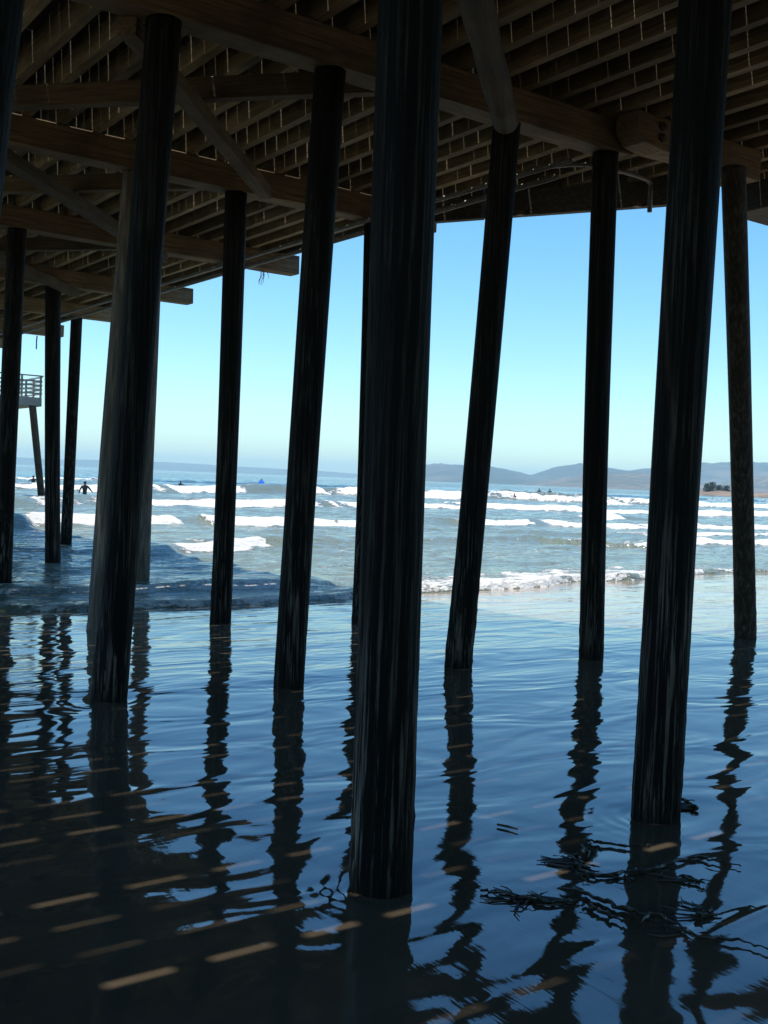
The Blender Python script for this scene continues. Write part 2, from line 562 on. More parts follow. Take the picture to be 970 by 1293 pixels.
# rows (s) and columns (fan of v/s ratios, finest in view)
rows = [9.0]
while rows[-1] < 14000:
    s_ = rows[-1]
    rows.append(s_ + (0.05 if s_ < 18 else 0.0027 * s_ if s_ < 135 else 0.006 * s_ if s_ < 260 else 0.09 * s_))
rows = np.array(rows)
rat = axis([(-60, -4, 12), (-4, -0.4, 24), (-0.4, 0.2, 60), (0.2, 1.9, 640), (1.9, 4, 40), (4, 60, 16)])
Rr, Sg = np.meshgrid(rat, rows)
Vg = Rr * (Sg + 2.0)
Z = np.full_like(Vg, SEA)
F = np.zeros_like(Vg)
chop = (fbm(Vg * 0.35, Sg * 0.9, 4) - 0.5)
Z += chop * np.clip(0.10 + 0.0035 * Sg, 0, 0.40) * sst(13, 20, Sg)
Z += (fbm(Vg * 1.1 + 3, Sg * 3.2, 3) - 0.5) * 0.085 * sst(13.2, 16, Sg) * (1 - sst(45, 90, Sg))
wob = (fbm(Vg * 0.22 + 40, Sg * 0.02, 3) - 0.5)
wob2 = (fbm(Vg * 0.45, Sg * 0.4, 3) - 0.5)
for K, lf, lb, fr in WAVES:
    k = K[:, 0]
    s0 = np.interp(Vg, k, K[:, 1]) + wob * lf * 1.2
    A = np.interp(Vg, k, K[:, 2])
    fo = np.interp(Vg, k, K[:, 3])
    edge = sst(k[0] - 6, k[0], Vg) * (1 - sst(k[-1], k[-1] + 12, Vg))
    s0 = s0 + lf * 1.3
    x = Sg - s0
    A = A * edge * (0.85 + 0.5 * wob2 * np.clip(fo, 0, 1))
    prof = np.where(x > 0, np.exp(-(x / lb) ** 2), np.exp(-(np.abs(x) / lf) ** 2.2))
    Z += A * prof
    # foam: on the crest and face of the broken lengths, with a trailing lace behind
    zone = sst(-lf * 1.5 - 0.25 * fr, -lf * 0.9, x) * (1 - sst(0.0, fr * 0.5 + 0.1, x))
    lace = sst(-lf * 1.2, 0, x) * (1 - sst(0, lb * 1.6, x))
    F = np.maximum(F, edge * np.maximum(fo * zone * 0.97, 0.42 * fo * lace))
    # a thin white lip along unbroken crests
    F = np.maximum(F, edge * 0.30 * (1 - sst(0.0, 0.5, np.abs(x) / lf)))
Z += np.clip(F, 0, 1) * (fbm(Vg * 1.1, Sg * 2.2, 4) - 0.5) * np.clip(0.10 + 0.0028 * Sg, 0, 0.42)
# the wash at the edge of the beach
k = SH[:, 0]
sh = np.interp(Vg, k, SH[:, 1]) + (fbm(Vg * 0.6 + 9, Vg * 0.05, 3) - 0.5) * 0.55 + (vnoise(Vg * 3.1, Vg * 0) - 0.5) * 0.14
hh = np.interp(Vg, k, SH[:, 2])
fo = np.interp(Vg, k, SH[:, 3])
x = Sg - sh
lump = 0.55 + 0.9 * fbm(Vg * 3.0, Sg * 4.0, 3)
lip = sst(0.0, 0.14, x) * hh * lump * np.exp(-np.clip(x, 0, None) / 0.9)
Zs = sand_z(Sg)
wash = Zs + 0.012 + lip
bl = sst(0.8, 3.0, x)
Z = np.where(x < 0, Zs - 0.03 - 0.2 * np.clip(-x, 0, 1), wash * (1 - bl) + np.maximum(Z, Zs + 0.02) * bl)
wid = np.interp(Vg, [4, 9, 12, 18, 22], [0.9, 1.2, 2.6, 2.6, 1.2])
F = np.where(x < 0, 0, np.maximum(F, fo * (1 - sst(wid * 0.45, wid, x)) * (0.88 + 0.3 * wob2)))
F = np.maximum(F, 0.24 * sst(0, 1, x) * (1 - sst(8, 26, x)))
# distant whitecaps
F = np.maximum(F, 0.42 * sst(0.66, 0.74, fbm(Vg * 0.05, Sg * 0.11, 3)) * sst(90, 140, Sg) * (1 - sst(500, 900, Sg)))
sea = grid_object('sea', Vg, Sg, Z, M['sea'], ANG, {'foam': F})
tag(sea, None, None, kind='structure')


# ------------------------------------------------------------------ piles
def pile(name, base, top, r0, r1, m, label, group='round timber piles under the pier', seed=0, clump=0.0, bend=0.0):
    """a round timber pile from below the sand to the cap: furrowed, cracked, a little crooked"""
    base, top = Vector(base), Vector(top)
    rnd = random.Random(seed)
    d = (top - base)
    zlen = d.z
    low = base - d * (0.45 / zlen)
    nz, ns = 130, 84
    cr = [(rnd.uniform(0, 2 * math.pi), rnd.uniform(0.05, 0.10), rnd.uniform(0, 1), rnd.uniform(0.04, 0.2), rnd.uniform(0.0015, 0.004)) for _ in range(44)]
    bx, by = rnd.uniform(-1, 1) * bend, rnd.uniform(-1, 1) * bend
    V_, F_ = [], []
    for i in range(nz + 1):
        t = i / nz
        c = low.lerp(top, t)
        c = c + Vector((bx, by, 0)) * math.sin(math.pi * t)
        z = c.z
        R = r0 + (r1 - r0) * t
        for k in range(ns):
            a = 2 * math.pi * k / ns
            q = Vector((math.cos(a) * 2.2 + seed * 3.7, math.sin(a) * 2.2, z * 0.35))
            r = R * (1 + 0.03 * noise.noise(q) + 0.02 * noise.noise(Vector((math.cos(a) * 9, math.sin(a) * 9 + seed, z * 0.5))))
            for ca, cw, ct, cl, cd in cr:
                da = (a - ca - 0.15 * (t - ct) + math.pi) % (2 * math.pi) - math.pi
                if abs(da) < cw * 1.6 and abs(t - ct) < cl:
                    r -= cd * max(0, 1 - abs(da) / cw) * (1 - (abs(t - ct) / cl) ** 2)
            if clump > 0:
                zz = z - base.z
                w = max(0, 1 - zz / 1.3) if zz > 0 else 1
                n_ = noise.noise(Vector((math.cos(a) * 5 + seed, math.sin(a) * 5, z * 9)))
                n2_ = noise.noise(Vector((math.cos(a) * 11, math.sin(a) * 11 + seed, z * 15)))
                r += clump * w * (0.3 + max(0, n_) + 0.8 * max(0, n2_))
            V_.append((c.x + math.cos(a) * r - base.x, c.y + math.sin(a) * r - base.y, c.z - base.z))
    for i in range(nz):
        for k in range(ns):
            k2 = (k + 1) % ns
            F_.append((i * ns + k, i * ns + k2, (i + 1) * ns + k2, (i + 1) * ns + k))
    F_.append(tuple(reversed(range(ns))))
    F_.append(tuple(nz * ns + k for k in range(ns)))
    me = bpy.data.meshes.new(name)
    me.from_pydata(V_, [], F_)
    for p in me.polygons:
        p.use_smooth = len(p.vertices) == 4
    me.materials.append(m)
    o = bpy.data.objects.new(name, me)
    COL.objects.link(o)
    o.location = base
    tag(o, label, 'pile', group)
    return o


def lean(bpx, tpx, zb, ztop=5.0):
    """base on the beach and the axis above it, read from two points of the pile's axis"""
    B = at(*bpx, zb)
    T = at_y(*tpx, B.y)
    d = (T - B) / (T.z - B.z)
    return B, B + d * (ztop - B.z)


PILES = [
    # key, base px, top px, z of base, r0, r1, material, clump, label
    ('A', None, None, 0.0, .128, .14, 'pile', 0, 'thick black pile cut off by the left edge of the photo, nearest on that side'),
    ('C', (481, 1118), (521, -40), 0.0, .124, .135, 'pile', 0.010, 'big dark central pile nearest the camera, pale barnacle streaks down its foot'),
    ('R', (828, 1030), (892, -20), 0.0, .120, .134, 'pile', 0.010, 'big dark pile at right with driftweed lying around its foot'),
    ('P1', (138, 882), (207, 34), 0.0, .124, .130, 'pile', 0.010, 'dark leaning pile at left standing in front of a paler sunlit pile'),
    ('P2', (365, 865), (417, 88), 0.0, .118, .128, 'pile', 0.006, 'dark leaning pile just left of the big central pile, reaching the nearest cap beam'),
    ('P3', (578, 840), (640, 155), 0.0, .118, .128, 'pile', 0.016, 'slim leaning pile just right of the central pile, log brace meeting its top'),
    ('P4', (747, 830), (765, 188), 0.0, .118, .126, 'pile', 0.008, 'straight pile under the bolted beam splice, left of the big right pile'),
    ('E', None, None, 0.0, .120, .122, 'pile_grey', 0.012, 'brownish grey pile at the far right that leans inward the other way'),
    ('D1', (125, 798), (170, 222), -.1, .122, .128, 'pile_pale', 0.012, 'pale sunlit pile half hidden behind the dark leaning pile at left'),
    ('F', (278, 788), (298, 246), -.1, .120, .130, 'pile', 0.008, 'straight slim dark pile standing alone between the two leaning piles at left'),
    ('G', (457, 787), (472, 284), -.07, .120, .126, 'pile', 0.012, 'dark pile almost hidden behind the big central pile'),
    ('A2', (3, 740), (22, 292), -.08, .125, .130, 'pile', 0.01, 'dark pile at the left edge standing in the shallow surf'),
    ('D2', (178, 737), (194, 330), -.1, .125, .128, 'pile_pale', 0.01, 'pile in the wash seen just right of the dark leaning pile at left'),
    ('B', (67, 716), (67, 365), -.18, .135, .140, 'pile', 0.01, 'upright dark pile in the surf left of a thin leaning one'),
    ('Cc', (83, 692), (97, 400), -.18, .125, .125, 'pile', 0.01, 'thin leaning pile in the surf, outermost left one against open sky'),
    ('A3', (10, 680), (17, 400), -.2, .13, .13, 'pile', 0.01, 'far pile near the left edge, mostly behind the edge pile in shallow surf'),
]
BENTS = [3.6, 7.5, 11.45, 15.4, 19.65, 23.4, 27.3, 31.3]
FEET = []
n = 0
for key, bp, tp, zb, r0, r1, mk, cl, lab in PILES:
    n += 1
    if key == 'A':
        B = W(3.6, 0.65, 0)
        T = at_y(-28, 0, B.y)
        T = B + (T - B) / (T.z - B.z) * 5.0
    elif key == 'E':
        B, T = at(941, 805, 0), at(926, 212, 5.0)
    else:
        B, T = lean(bp, tp, zb)
        if key not in ('C', 'R'):
            sb = min(BENTS, key=lambda q: abs(q - sv(at(*tp, 5.0))[0]))
            zz = 5.0
            for _ in range(60):
                zz += 0.15 * (sb - sv(at(*tp, zz))[0])
            T = at(*tp, zz)
            T.z = 5.004
    FEET.append(sv(B))
    pile('pier_pile', B, T, r0, r1, M[mk], lab, seed=n, clump=cl, bend=0.004 if key in ('A', 'C', 'R') else 0.016)

Vg, Sg = np.meshgrid(vs, ss)
Zg = sand_z(Sg) + np.where((Sg > 0) & (Sg < 17), 0.010 * (fbm(Vg * 0.5, Sg * 0.9, 3) - 0.5), 0)
for fs, fv in FEET:
    r_ = np.hypot(Vg - fv, Sg - fs) - 0.13
    w_ = np.where(r_ > -0.05, np.exp(-np.clip(r_, 0, None) / 0.13), 1) * (r_ < 1.2)
    ang_ = np.arctan2(Sg - fs, Vg - fv)
    Zg += w_ * (0.0026 * np.cos(r_ * 2 * math.pi / 0.095 + 1.6 * np.sin(ang_ * 2 + fv) + 2.5 * fbm(Vg * 3, Sg * 3, 2)) * np.clip(0.3 + 0.7 * np.sin(ang_ + fs * 3), 0, 1) - 0.008)
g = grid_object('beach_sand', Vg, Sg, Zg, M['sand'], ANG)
tag(g, None, None, kind='structure')


# ------------------------------------------------------------------ cap beams (one on each row of piles)
CAPL = ['cap beam right overhead, above the top of the nearest piles',
        'nearest brown cap beam in view, running from upper left to the bolted splice at right',
        'second cap beam from the camera, its right end behind the central pile',
        'third cap beam, its square end sticking out against the sky with weed hanging from it',
        'fourth cap beam, its shorter square end against the sky above the pale left pile',
        'fifth cap beam far down the pier, over the thin leaning pile',
        'sixth cap beam far down the pier, beside the upright surf pile',
        'farthest cap beam, at the left edge above the fishing platform']
CAPE = [11.9, 8.05, 8.72, 8.95, 9.05, 9.05, 9.05, 9.05]
for i, s in enumerate(BENTS):
    mb = MB()
    L0, L1 = -4.2, CAPE[i]
    mb.bar((L0, 0, 0), (L1, 0, 0), 0.27, 0.30, seg=24, jit=0.004)
    o = mb.build('pier_cap_beam', M['cap'], bevel=0.012, loc=W(s, 0, 5.152), rz=ANG)
    tag(o, CAPL[i], 'cap beam', 'cap beams across the pile rows')

# bolted extension of the second cap beam, out to the battered pile
ext = empty('splice_beam', W(7.18, 0, 5.16), ANG)
tag(ext, 'short bolted beam with worn lower corner, spliced beside the nearest cap beam at right', 'splice beam')
mb = MB()
prof = [(7.78, 0.15), (7.78, -0.02), (7.9, -0.13), (8.15, -0.165), (8.5, -0.15), (9.7, -0.16), (9.7, 0.15)]
o0 = len(mb.v)
for y in (-0.14, 0.14):
    for x, z in prof:
        mb.v.append((x, y, z))
k = len(prof)
mb.f.append(tuple(range(k)))
mb.f.append(tuple(reversed(range(k, 2 * k))))
for i in range(k):
    j = (i + 1) % k
    mb.f.append((i, j, k + j, k + i))
mb.build('timber', M['cap'], ext, bevel=0.01)
for x, z in ((8.12, 0.06), (8.12, -0.05), (8.36, 0.07), (8.36, -0.05), (8.62, 0.06), (8.62, -0.06)):
    mb = MB()
    mb.tube([(x, -0.19, z), (x, -0.172, z), (x, -0.170, z), (x, -0.13, z)], [0.02, 0.022, 0.042, 0.042], 10)
    mb.build('bolt', M['iron'], ext)
mb = MB()
mb.box(10.5, 11.85, -0.5, 0.3, -0.2, 0.13)
o = mb.build('hanging_block', M['fascia'], bevel=0.02, loc=W(7.75, 0, 5.16), rz=ANG)
tag(o, 'dark hanging timber block under the deck edge at the far right', 'timber block')

# ------------------------------------------------------------------ plan braces under the deck
BR = [
    ((3.75, 2.78), (7.15, 6.22), 4.87, .24, .22, 'heavy log brace overhead running to the top of the slim leaning pile', 'log'),
    ((7.58, 2.92), (10.95, 5.93), 4.93, .14, .14, 'diagonal brace from behind the dark leaning left pile to the slim straight pile', 'br'),
    ((11.5, 3.05), (15.4, 6.60), 4.93, .17, .14, 'diagonal brace at left under the second cap beam, behind the edge pile', 'br'),
    ((15.4, 3.0), (19.7, 6.75), 4.93, .16, .14, 'diagonal brace under the third and fourth cap beams at far left', 'br'),
    ((7.66, 5.35), (11.28, 2.1), 5.14, .12, .20, 'level looking brace crossing behind the two leaning left piles', 'br'),
    ((11.61, 5.6), (15.24, 2.3), 5.14, .12, .20, 'dark brace seen below the second cap beam at left', 'br'),
    ((15.56, 6.3), (19.49, 2.9), 5.14, .12, .20, 'dark brace seen below the third cap beam at left', 'br'),
]
for a, b, z, w, h, lab, kind in BR:
    A, B = W(*a, z), W(*b, z)
    mid = (A + B) / 2
    L = (B - A).length
    d = B - A
    mb = MB()
    if kind == 'log':
        pts = [(-L / 2 + L * t / 12, 0.05 * math.sin(math.pi * t / 12), -0.02 * math.sin(math.pi * t / 6)) for t in range(13)]
        mb.tube(pts, [0.115 + 0.006 * math.sin(t * 2.1) for t in range(13)], 16)
        o = mb.build('log_brace', M['joist2'], loc=mid, rz=math.atan2(d.y, d.x), smooth=True)
    else:
        mb.bar((-L / 2, 0, 0), (L / 2, 0, 0), w, h, seg=10, jit=0.004)
        o = mb.build('diagonal_brace', M['joist2'], bevel=0.01, loc=mid, rz=math.atan2(d.y, d.x))
    tag(o, lab, 'brace', 'braces between the cap beams')

# ------------------------------------------------------------------ deck: joists, planks, fascia
deck = empty('pier_deck', (0, 0, 5.3), ANG)
tag(deck, 'long brown timber pier deck overhead, joists below gapped planks letting in slits of sun', 'pier deck')
EDGE = 8.72
S0 = 10.35          # seaward end of the flared part
KF = 0.56
SX = 8.1           # landward of this the deck steps out
VX = EDGE + KF * (S0 - SX)


def edge_v(s):
    return EDGE if s > S0 else (EDGE + KF * (S0 - s) if s > SX else 12.0)


def edge_s(v):
    return None if v <= EDGE else max(SX, S0 - (v - EDGE) / KF)


v = -3.75
rnd = random.Random(3)
while v < 11.9:
    s1 = 66.0 if v < EDGE - 0.08 else edge_s(v) - 0.08
    mb = MB()
    th = rnd.uniform(0.085, 0.1)
    zb = rnd.uniform(0.0, 0.008)
    nseg = max(2, int((s1 + 26) / 2))
    mb.bar((0, -60.0, 0.151), (0, s1, 0.151), th, 0.302 - zb, seg=nseg, jit=0.003)
    mb.build('joist', M['joist'], deck, loc=(v + rnd.uniform(-.015, .015), 0, zb * 0.0 + 0.002))
    v += rnd.uniform(0.355, 0.385)

# planks
s = -60.0
near_planks, rest = [], MB()
rnd = random.Random(5)
while s < 66:
    w = rnd.uniform(0.225, 0.245)
    gap = rnd.choice([0.001, 0.001, 0.0065, 0.0065, 0.0075, 0.0085, 0.0075, 0.016, 0.023])
    v1 = edge_v(s + w / 2) + 0.12
    dz = rnd.uniform(0, 0.006)
    if 3.3 < s < 27.5:
        mb = MB()
        m_ = max(8, int((v1 + 4.1) / 0.55))
        for i in range(m_ + 1):
            x = -4.1 + (v1 + 4.1) * i / m_
            a, b = -w / 2 + rnd.uniform(-.003, .005), w / 2 + rnd.uniform(-.005, .003)
            for y, z in ((a, 0), (b, 0), (b, .032), (a, .032)):
                mb.v.append((x, y, z))
        for i in range(m_):
            k = 4 * i
            for a in range(4):
                b = (a + 1) % 4
                mb.f.append((k + a, k + b, k + 4 + b, k + 4 + a))
        mb.f += [(3, 2, 1, 0), (4 * m_, 4 * m_ + 1, 4 * m_ + 2, 4 * m_ + 3)]
        near_planks.append((mb, s + w / 2, dz))
    else:
        rest.box(-4.1, v1, s, s + w, 0.307 + dz, 0.347 + dz)
    s += w + gap
for mb, sc_, dz in near_planks:
    mb.build('plank', M['plank'], deck, loc=(0, sc_, 0.307 + dz))
o = rest.build('planking', M['plank'], deck)
o['kind'] = 'stuff'
mb = MB()
mb.bar((EDGE, S0 + 0.05, 0.15), (EDGE, 66, 0.15), 0.09, 0.30, seg=20, jit=0.004)
mb.build('fascia', M['fascia'], deck, loc=(0.0, 0, 0.003))
mb = MB()
mb.bar((EDGE, S0, 0.005), (VX, SX, 0.005), 0.10, 0.59, seg=6, jit=0.004)
mb.build('fascia', M['fascia'], deck)
mb = MB()
mb.bar((EDGE - KF * 0.93 + .01, S0 + 0.93, -0.147), (EDGE - .01, S0 + .02, -0.147), 0.10, 0.285, seg=2)
mb.build('edge_beam', M['fascia'], deck)
mb = MB()
mb.bar((VX + .08, SX - .02, 0.15), (12.0, SX - .02, 0.15), 0.09, 0.30, seg=4, jit=0.004)
mb.build('fascia', M['fascia'], deck)
mb = MB()
mb.bar((12.0, SX - .1, 0.15), (12.0, -60, 0.15), 0.09, 0.30, seg=20, jit=0.004)
mb.build('fascia', M['fascia'], deck)
for t in (0.2, 0.75):
    c = Vector((EDGE, S0, 0)).lerp(Vector((VX, SX, 0)), t)
    mb = MB()
    mb.box(-0.05, 0.05, -0.04, 0.04, -0.31, -0.26)
    mb.build('bracket', M['iron'], deck, loc=(c.x - 0.1, c.y - 0.06, 0))

# ------------------------------------------------------------------ conduits and hanging odds and ends
def hung(name, m, pts, r, lab, cat, sides=8, group=None):
    mb = MB()
    base = Vector(pts[0])
    mb.tube([Vector(p) - base for p in pts], r, sides)
    o = mb.build(name, m, smooth=True, loc=base)
    tag(o, lab, cat, group)
    return o


zc = 4.965
hung('conduit_pipe', M['conduit'], [W(7.8, 7.66, zc), W(12, 7.6, zc), W(20, 7.62, zc), W(30, 7.6, zc)], 0.026,
     'straight grey conduit running along below the seaward deck edge', 'pipe')
hung('conduit_pipe', M['conduit'], [W(8.3, 7.96, zc), W(14, 7.93, zc), W(22, 7.95, zc), W(34, 7.95, zc)], 0.032,
     'thicker grey conduit beside the straight one along the deck edge', 'pipe')
cp = [at(650, 224, 5.2), at(660, 219, 5.2), at(676, 213, 5.2), at(694, 210, 5.2), at(720, 207.5, 5.2), at(748, 208, 5.2), at(785, 216, 5.2), at(806, 222, 5.2), at(818, 227, 5.2), at(822, 232, 5.18)]
q = cp[-1]
cp += [Vector((q.x, q.y, 5.1)), Vector((q.x, q.y, 4.86))]
hung('conduit_pipe', M['conduit'], cp, 0.028, 'curved pale conduit bending down at its end behind the bolted splice', 'pipe')
p = W(12.6, 8.72, 5.3)
hung('hanging_rod', M['iron'], [p, p - Vector((0, 0, 0.14)), p - Vector((0, 0, 0.26))], 0.014, 'short iron rod hanging from the deck edge beside the central pile', 'rod', 6)
p = at(47, 424, 5.0)
hung('hanging_rod', M['iron'], [p, p - Vector((0.01, 0, 0.12)), p - Vector((0.01, 0, 0.34))], 0.016, 'thin rod hanging against the sky over the far fishing platform', 'rod', 6)
p = W(15.38, 8.35, 5.0)
weed = empty('hanging_weed', p)
tag(weed, 'wisp of dark weed and string dangling from the end of a cap beam', 'weed')
for i in range(6):
    mb = MB()
    a, l = random.uniform(-.05, .05), random.uniform(.10, .34)
    mb.tube([(a, 0.0, 0.02), (a * 1.2 + .01, .01, -l * .4), (a * 1.5 + random.uniform(-.04, .04), .0, -l * .75), (a * 1.5, 0.02, -l)], [.006, .005, .004, .003], 5)
    mb.build('strand', M['rope'], weed)

# ------------------------------------------------------------------ far fishing platform
pf = empty('fishing_platform', W(60.5, 17.0, 0), ANG)
tag(pf, 'grey wooden fishing platform with slatted railing jutting out far down the pier', 'platform')
mb = MB()
mb.box(-10, 1.95, -0.2, 5.5, 5.0, 5.5)
mb.build('platform_deck', M['platform'], pf, bevel=0.03)
for x in [1.88 - 1.05 * i for i in range(9)]:
    mb = MB()
    mb.box(x - .05, x + .05, -.17, -.07, 5.5, 6.68)
    mb.build('railing_post', M['platform'], pf)
for j, z in enumerate((5.72, 5.95, 6.18, 6.41)):
    mb = MB()
    mb.box(-10, 1.93, -.235, -.175, z - .045, z + .045)
    mb.build('rail', M['platform'], pf)
mb = MB()
mb.box(-10, 2.0, -.26, -.02, 6.683, 6.74)
mb.build('top_rail', M['platform'], pf)
for z in (5.72, 5.95, 6.18, 6.41, 6.66):
    mb = MB()
    mb.box(1.94, 2.0, -.05, 5.4, z - .045, z + .045)
    mb.build('rail', M['platform'], pf)
for y in (1.2, 2.6, 4.0, 5.3):
    mb = MB()
    mb.box(1.83, 1.935, y - .05, y + .05, 5.5, 6.62)
    mb.build('railing_post', M['platform'], pf)
B = at(52.5, 627, SEA)
T = at(41, 512, 5.0)
pile('pier_pile', B + (B - T) * .08, T, .2, .2, M['pile_grey'], 'slanting far pile holding up the fishing platform', seed=33, clump=.02)

# ------------------------------------------------------------------ kelp and driftweed on the wet sand
def smooth_path(pts, sub=6, wig=0.012):
    out = []
    n_ = len(pts)
    for i in range(n_ - 1):
        p0, p1, p2, p3 = pts[max(i - 1, 0)], pts[i], pts[i + 1], pts[min(i + 2, n_ - 1)]
        for k in range(sub):
            t = k / sub
            q = 0.5 * ((2 * p1) + (p2 - p0) * t + (2 * p0 - 5 * p1 + 4 * p2 - p3) * t * t + (3 * p1 - p0 - 3 * p2 + p3) * t ** 3)
            out.append(q + Vector((random.uniform(-wig, wig), random.uniform(-wig, wig), 0)))
    out.append(pts[-1])
    return out


def kelp(px, lab, r=0.010, leaves=10, cluster=0, wig=0.012):
    pts = [at(x, y, 0.012) for x, y in px]
    base = pts[0].copy()
    base.z = 0
    path = [p - base for p in smooth_path(pts, 7, wig)]
    for i, p in enumerate(path):
        p.z = 0.008 + r * 0.6 + 0.012 * max(0, noise.noise(Vector((i * .35, base.x * 9, 0))))
    rr = [0.95 * r * (0.55 + 0.7 * random.random()) * (0.4 + 0.6 * math.sin(math.pi * min(1, 0.12 + i / len(path)))) for i in range(len(path))]
    mb = MB()
    mb.tube(path, rr, 7)

    def leaf(p, a, l, w):
        up = Vector((0, 0, 1))
        d = Vector((math.cos(a), math.sin(a), 0))
        sd = Vector((-d.y, d.x, 0))
        o = len(mb.v)
        for t, ww, h in ((0, .15, .004), (.3, 1, .008), (.6, .8, .006), (1, .08, .003)):
            c = p + d * l * t + up * (h * random.uniform(.6, 1.4)) + sd * (random.uniform(-.3, .3) * w)
            for k in (-1, 0, 1):
                mb.v.append(tuple(c + sd * (k * w * ww) + up * (0.007 if k == 0 else random.uniform(0, .01))))
        for i in range(3):
            for k in range(2):
                b_ = o + i * 3 + k
                mb.f.append((b_, b_ + 1, b_ + 4, b_ + 3))
    for i in range(leaves // 5):
        p = random.choice(path)
        leaf(p, random.uniform(0, 6.28), random.uniform(.03, .08), random.uniform(.004, .009))
    for i in range(cluster):
        p = random.choice(path[len(path) // 5: -len(path) // 5 or None])
        if i % 12:
            q, a, L = p + Vector((random.gauss(0, .02), random.gauss(0, .014), 0)), random.gauss(2.8, .6), random.uniform(.06, .2)
            d = Vector((math.cos(a), math.sin(a), 0)) * L
            e = Vector((-d.y, d.x, 0)) * random.uniform(-.4, .4)
            q.z = random.uniform(.004, .012)
            mb.tube([q, q + d * .35 + e * .6, q + d * .7 + e, q + d + e * .4], [.003, .0045, .0035, .002], 5)
            continue
        leaf(p + Vector((random.gauss(0, .016), random.gauss(0, .012), 0)), random.gauss(2.8, .5) + random.choice((0, 3.14)), random.uniform(.04, .12), random.uniform(.003, .008))
    o = mb.build('kelp_strand', M['kelp'], loc=base)
    tag(o, lab, 'kelp', 'kelp strewn on the wet sand')
    return o


kelp([(735, 1060), (760, 1064), (800, 1069), (822, 1066)], 'short kelp strand reaching the left side of the big right pile', .008, 8)
kelp([(728, 1092), (748, 1106), (790, 1102), (830, 1096), (872, 1083), (905, 1088), (936, 1094)], 'long wavy kelp strand passing in front of the big right pile', .010, 8, 2)
kelp([(735, 1098), (770, 1108), (800, 1112), (792, 1104), (850, 1098)], 'kelp strand looped against the long wavy one by the right pile', .007, 5, 1)
kelp([(606, 1124), (640, 1130), (672, 1136), (700, 1140), (728, 1138), (742, 1134)], 'thick matted clump of kelp between the central and right piles', .009, 10, 26)
kelp([(706, 1122), (742, 1130), (776, 1144), (812, 1155), (846, 1164), (880, 1184), (930, 1188), (975, 1201)], 'longest kelp stalk, trailing off past the right edge of the photo', .011, 10, 4)
kelp([(738, 1140), (756, 1150), (772, 1158), (790, 1165)], 'stubby kelp stalk forking down from the matted clump', .012, 4)
kelp([(728, 1068), (738, 1078), (728, 1088), (745, 1098), (734, 1104)], 'small tangle of kelp left of the right pile', .008, 10, 22, .03)
kelp([(862, 1010), (874, 1018), (882, 1022)], 'small dark tuft of weed just right of the big right pile', .012, 6, 12, .01)
kelp([(862, 1108), (876, 1112), (890, 1116)], 'small dark scrap of weed below the long wavy kelp', .01, 5, 8, .01)
kelp([(880, 1158), (893, 1152), (902, 1146)], 'small dark scrap of weed near the longest kelp stalk', .01, 5, 8, .01)
mb = MB()
a, b = at(628, 1041, 0.012), at(654, 1047, 0.014)
mb.tube([(0, 0, 0), (b - a) * .5 + Vector((0, .006, 0)), b - a], [.006, .007, .004], 6)
o = mb.build('drift_twig', M['twig'], loc=a)
tag(o, 'small pale edged twig lying on the wet sand right of centre', 'twig')


